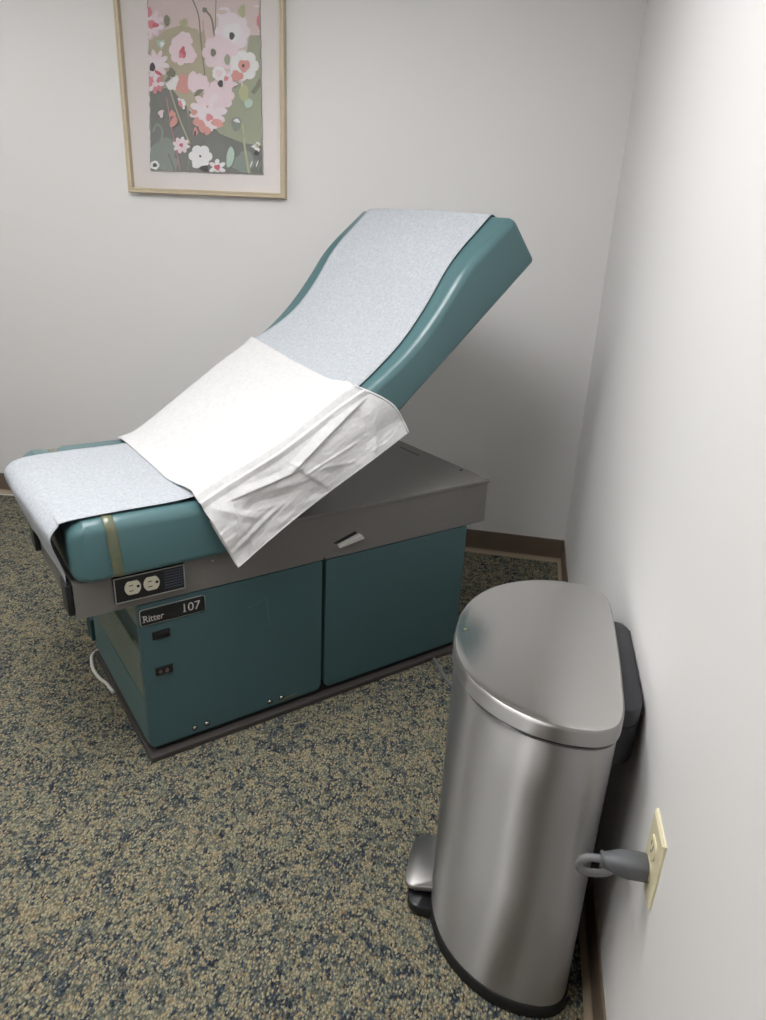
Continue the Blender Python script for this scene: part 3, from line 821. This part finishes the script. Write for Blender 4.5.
# lower ply of the folded flap, showing past the hem
g = []
for i in range(nu+1):
    u = i/nu; row = []
    for k in range(31):
        v = k/30
        c = Vector(crest(u)); h = Vector(hem(u)); ext = 1.0+.055*max(0, math.sin((u-.05)/.75*PI)) if .05 < u < .8 else 1.0
        p = c.lerp(h, .35+v*(ext-.35))
        p.y = min(max(p.y+.010, -.066), -.036)+noise.noise(Vector((u*7, v*2, 6)))*.004
        row.append(bm.verts.new(L3(*p)))
    g.append(row)
for i in range(nu):
    for k in range(30): bm.faces.new((g[i][k], g[i][k+1], g[i+1][k+1], g[i+1][k]))
pad = frombm('drape_sheet', bm, M['pad'], None, True, loc=(TX, TY, 0), rz=TH)
md = pad.modifiers.new('thickness', 'SOLIDIFY'); md.thickness = .0012; md.offset = 1
# rolled hem on the upper corner
bm = bmesh.new()
hp = []
for k in range(0, 13): hp.append(L3(*(flap_pt(0, k/12)+Vector((-.001, -.001, .001)))))
tube(bm, hp, .0034, 8, 3)
hp = [L3(*(flap_pt(i/20, 1.0)+Vector((0, -.001, 0)))) for i in range(21)]
tube(bm, hp, .0018, 8, 3)
frombm('rolled_hem', bm, M['pad'], pad, True)
tag(pad, 'bright white tissue drape over the exam paper, wrinkled end hanging off the near side', 'drape sheet')

# ------------------------------------------------------------------ step bin
BX, BY, BZ = .088, 1.257, .70
bin_ = empty('step_bin', (BX, BY, 0), -.03)
tag(bin_, 'semi-round brushed steel pedal bin with black base standing by the right wall', 'bin')
half = [(-.160, 0), (-.1575, .06), (-.143, .12), (-.112, .18), (-.070, .224), (-.020, .255), (.030, .270), (.075, .272), (.115, .264), (.142, .242), (.155, .20), (.159, .12), (.1605, 0)]
ring = [(x, -y, 0) for x, y in half] + [(x, y, 0) for x, y in half[-2:0:-1]]
OUT = catmull(ring, 8, True)
def ring_at(ins, z):
    k_ = 1.0 if z > .666 else (1.028 if z < .036 else 1.018)
    n = len(OUT); r = []
    for i in range(n):
        d = (OUT[(i+1) % n]-OUT[i-1]).normalized(); nn = Vector((d.y, -d.x, 0))
        p = OUT[i]-nn*ins; r.append((p.x*k_, p.y*k_, z))
    return r
def rloft(bm, levels, cap0=True, cap1=True, mi=0):
    R = [[bm.verts.new(p) for p in ring_at(i, z)] for i, z in levels]; n = len(R[0])
    for j in range(len(R)-1):
        for k in range(n): bm.faces.new((R[j][k], R[j][(k+1) % n], R[j+1][(k+1) % n], R[j+1][k])).material_index = mi
    if cap0: bm.faces.new(R[0][::-1]).material_index = mi
    if cap1: bm.faces.new(R[-1]).material_index = mi
bm = bmesh.new(); rloft(bm, [(.009, .032), (.0075, .034), (.0075, .30), (.0075, .55), (.0075, .655), (.009, .658), (.012, .659)])
frombm('bin_body', bm, M['steel'], bin_, auto=.7)
bm = bmesh.new(); rloft(bm, [(.012, 0), (.006, .001), (.0035, .004), (.0035, .022), (.0045, .030), (.007, .0335), (.010, .034)])
frombm('base_ring', bm, M['blackm'], bin_, auto=.9)
bm = bmesh.new(); rloft(bm, [(.013, .6585), (.013, .6655), (.012, .668)]); frombm('lid_gasket', bm, M['blackm'], bin_, auto=.7)
bm = bmesh.new(); rloft(bm, [(.006, .667), (.002, .6665), (0, .668), (0, .692), (.0006, .6955), (.002, .698), (.004, .6992), (.007, .6998), (.02, .70)])
for f in bm.faces:
    if max(v_.co.z for v_ in f.verts) < .6994: f.material_index = 1
lid = frombm('lid', bm, [M['lid'], M['steel']], bin_, auto=.7)
bm = bmesh.new(); cyl(bm, (-.1405, -.015, .7), (-.1405, -.015, .7006), .004, n=10); 
frombm('lid_mark', bm, M['strap'], lid)
# black hinge housing at the flat back
bm = bmesh.new(); pts = []
hw, hd, r = .162, .043, .038
for (cx, cy, t0) in ((hd-r, hw-r, 0), (0, hw, PI/2), (0, -hw, -PI/2-.001), (hd-r, -hw+r, -PI/2)):
    if cx == 0: pts.append((.150, cy)); continue
    for k in range(9):
        t = t0+k*PI/16; pts.append((.152+cx+r*math.cos(t), cy+r*math.sin(t)))
prism(bm, pts, 'z', .555, .676, 0, .005)
hh = frombm('hinge_housing', bm, M['charcoal'], bin_, auto=.7)
bm = bmesh.new(); prism(bm, [(x+(.0012 if x > .151 else 0), y*1.004) for x, y in pts], 'z', .638, .6405); frombm('housing_seam', bm, M['blackm'], hh)
# pedal
bm = bmesh.new(); po = []
x0, x1, y0, y1 = -.218, -.150, -.085, .070
for (cx, cy, t0, rr) in ((x0+.03, y1-.03, PI/2, .03), (x0+.026, y0+.026, PI, .026)):
    for k in range(9): t = t0+k*PI/16; po.append((cx+rr*math.cos(t), cy+rr*math.sin(t)))
po += [(-.142, y0), (-.137, y0+.03), (-.137, y1-.03), (-.142, y1)]
prism(bm, po, 'z', .048, .060, 0, .004)
for v_ in bm.verts: v_.co.z += (v_.co.x+.15)*.12
ped = frombm('pedal', bm, mat('pedal_steel', srgb(176, 174, 172), .36, 1.0), bin_, auto=.8)
bm = bmesh.new(); po2 = []
for (cx, cy, t0, rr) in ((-.19, .03, PI/2, .02), (-.175, -.085, PI, .03)):
    for k in range(9): tt_ = t0+k*PI/16; po2.append((cx+rr*math.cos(tt_), cy+rr*math.sin(tt_)))
po2 += [(-.130, -.115), (-.135, .05)]
prism(bm, po2, 'z', .004, .030, 0, .006)
frombm('pedal_foot', bm, M['black'], bin_, auto=.8)
bm = bmesh.new(); box(bm, -.205, -.14, -.055, .045, .026, .046, .006)
for v_ in bm.verts:
    if v_.co.z > .036: v_.co.z += (v_.co.x+.15)*.12
frombm('pedal_arm', bm, M['black'], bin_, auto=.8)

# ------------------------------------------------------------------ wall outlet, plug and cord
OY, OZ = .8896, .5558
ot = empty('wall_outlet', (WX, OY, OZ)); tag(ot, 'ivory wall outlet plate low on the right wall beside the bin', 'wall outlet')
bm = bmesh.new(); hy, hz = .0392, .0638
v = [(0, -hy, -hz), (0, hy, -hz), (0, hy, hz), (0, -hy, hz)]; v2 = [(-.006, -hy+.004, -hz+.004), (-.006, hy-.004, -hz+.004), (-.006, hy-.004, hz-.004), (-.006, -hy+.004, hz-.004)]
v1 = [(-.003, -hy, -hz), (-.003, hy, -hz), (-.003, hy, hz), (-.003, -hy, hz)]
R = [[bm.verts.new(p) for p in q] for q in (v, v1, v2)]
for j in (0, 1):
    for k in range(4): bm.faces.new((R[j][k], R[j][(k+1) % 4], R[j+1][(k+1) % 4], R[j+1][k]))
bm.faces.new(R[0]); bm.faces.new(R[2])
pl = frombm('cover_plate', bm, M['ivory'], ot)
for zc in (.0225, -.0225):
    bm = bmesh.new(); pts = []
    for i in range(32):
        t = 2*PI*i/32; pts.append((.0185*math.cos(t), zc+max(-.0155, min(.0155, .0195*math.sin(t)))))
    prism(bm, pts, 'x', -.0085, -.004, 0, .0008); rc = frombm('receptacle', bm, M['ivory'], ot)
    bm = bmesh.new()
    for yy in (-.0065, .0055): box(bm, -.0089, -.0084, yy, yy+.0018, zc-.001, zc+.008)
    cyl(bm, (-.0089, 0, zc-.008), (-.0084, 0, zc-.008), .0026, n=12)
    frombm('slots', bm, M['blackm'], rc)
bm = bmesh.new(); cyl(bm, (-.0072, 0, 0), (-.0055, 0, 0), .0035, n=14); frombm('screw', bm, M['ivory'], ot)

pz = OZ-.021; px = WX-.0088
cord = empty('power_cord', (px, OY, pz)); tag(cord, 'thick grey power cord plugged into the ivory wall outlet and looping behind the bin', 'power cord')
bm = bmesh.new()
# moulded plug: squarish front narrowing to a ribbed neck
prof_ = [(0, .0165, .0150), (-.002, .0175, .0160), (-.030, .0175, .0165), (-.038, .0165, .0155), (-.046, .0150, .0145), (-.056, .0125, .0125), (-.064, .0105, .0105), (-.066, .0100, .0100), (-.0665, .0112, .0112), (-.070, .0112, .0112), (-.0705, .0095, .0095)]
R = []
for x, ry, rz_ in prof_:
    row = []
    for i in range(28):
        t = 2*PI*i/28; c, s = math.cos(t), math.sin(t); e = .62 if x > -.05 else .85
        row.append(bm.verts.new((x, 1.12*ry*math.copysign(abs(c)**e, c), 1.12*rz_*math.copysign(abs(s)**e, s))))
    R.append(row)
for j in range(len(R)-1):
    for i in range(28): bm.faces.new((R[j][i], R[j][(i+1) % 28], R[j+1][(i+1) % 28], R[j+1][i]))
bm.faces.new(R[0]); bm.faces.new(R[-1])
frombm('plug', bm, M['greyplug'], cord, auto=.7)
bm = bmesh.new()
wp = [(-.069, 0, 0), (-.078, .0, .000), (-.090, .0, -.003), (-.099, .001, -.013), (-.099, .002, -.027), (-.089, .005, -.037), (-.075, .011, -.043), (-.060, .022, -.052), (-.040, .05, -.075), (-.026, .085, -.10), (-.016, .13, -.15), (-.012, .19, -.21)]
wp = [Vector(p) for p in wp]
w2 = [(.268, 1.14, .27), (.2665, 1.25, .14), (.266, 1.42, .05), (.262, 1.60, .010), (.235, 1.74, .0062), (.12, 1.88, .0062), (-.02, 1.96, .0062), (-.115, 2.038, .0062), (-.165, 2.12, .0062), (-.219, 2.232, .0062), (-.30, 2.40, .0062), (-.42, 2.62, .0062), (-.52, 2.75, .0062)]
wp += [Vector((x-px, y-OY, z-pz)) for x, y, z in w2]
tube(bm, wp, .0062, 12, 8)
frombm('cable', bm, M['greycord'], cord, True)

# white cable loop lying on the carpet at the foot end of the base
def TW(a, b): return (TX-math.cos(TH)*a-math.sin(TH)*b, TY-math.sin(TH)*a+math.cos(TH)*b)
lp = [TW(*q) for q in ((1.2195, .36), (1.2225, .39), (1.2255, .42), (1.236, .455), (1.242, .50), (1.242, .54), (1.235, .58), (1.226, .61), (1.20, .634), (1.12, .645), (.9, .66), (.7, .68))]
# ------------------------------------------------------------------ camera
cam = bpy.data.cameras.new('camera'); co = bpy.data.objects.new('camera', cam); C.objects.link(co)
cam.sensor_fit = 'VERTICAL'; cam.sensor_height = 24; cam.lens = 705.08*24/1020; cam.clip_start = .02
r_ = (0.978608, 0.200848, 0.044570)
d_ = (0.114965, -0.354207, -0.928074)
f_ = (-0.170615, 0.913344, -0.369720)
co.matrix_world = Matrix(((r_[0], -d_[0], -f_[0], 0), (r_[1], -d_[1], -f_[1], 0), (r_[2], -d_[2], -f_[2], 1.4412), (0, 0, 0, 1)))
S.camera = co

# cable pieces on the floor
bm = bmesh.new(); tube(bm, [(x-lp[0][0], y-lp[0][1], .0065) for x, y in lp], .006, 12, 8)
o = frombm('white_cable', bm, M['whitewire'], None, True, loc=(lp[0][0], lp[0][1], 0))
tag(o, 'thick white cable loop on the carpet beside the foot end of the table base', 'cable')
bm = bmesh.new(); tube(bm, [(-2.9, 3.06, .004), (-2.80, 3.12, .004), (-2.735, 3.10, .006), (-2.70, 3.09, .020), (-2.60, 3.12, .012), (-2.45, 3.13, .004)], .0035, 10, 8)
o = frombm('thin_cable', bm, M['whitewire'], None, True)
tag(o, 'thin pale wire lying along the brown baseboard at the left edge', 'cable')

# ------------------------------------------------------------------ world and view
w = bpy.data.worlds.new('world'); S.world = w; w.use_nodes = True
w.node_tree.nodes['Background'].inputs[0].default_value = (.9, .95, 1, 1); w.node_tree.nodes['Background'].inputs[1].default_value = .02
S.view_settings.view_transform = 'Standard'; S.view_settings.look = 'None'; S.view_settings.gamma = 1; S.view_settings.exposure = .72
S.view_settings.use_curve_mapping = False
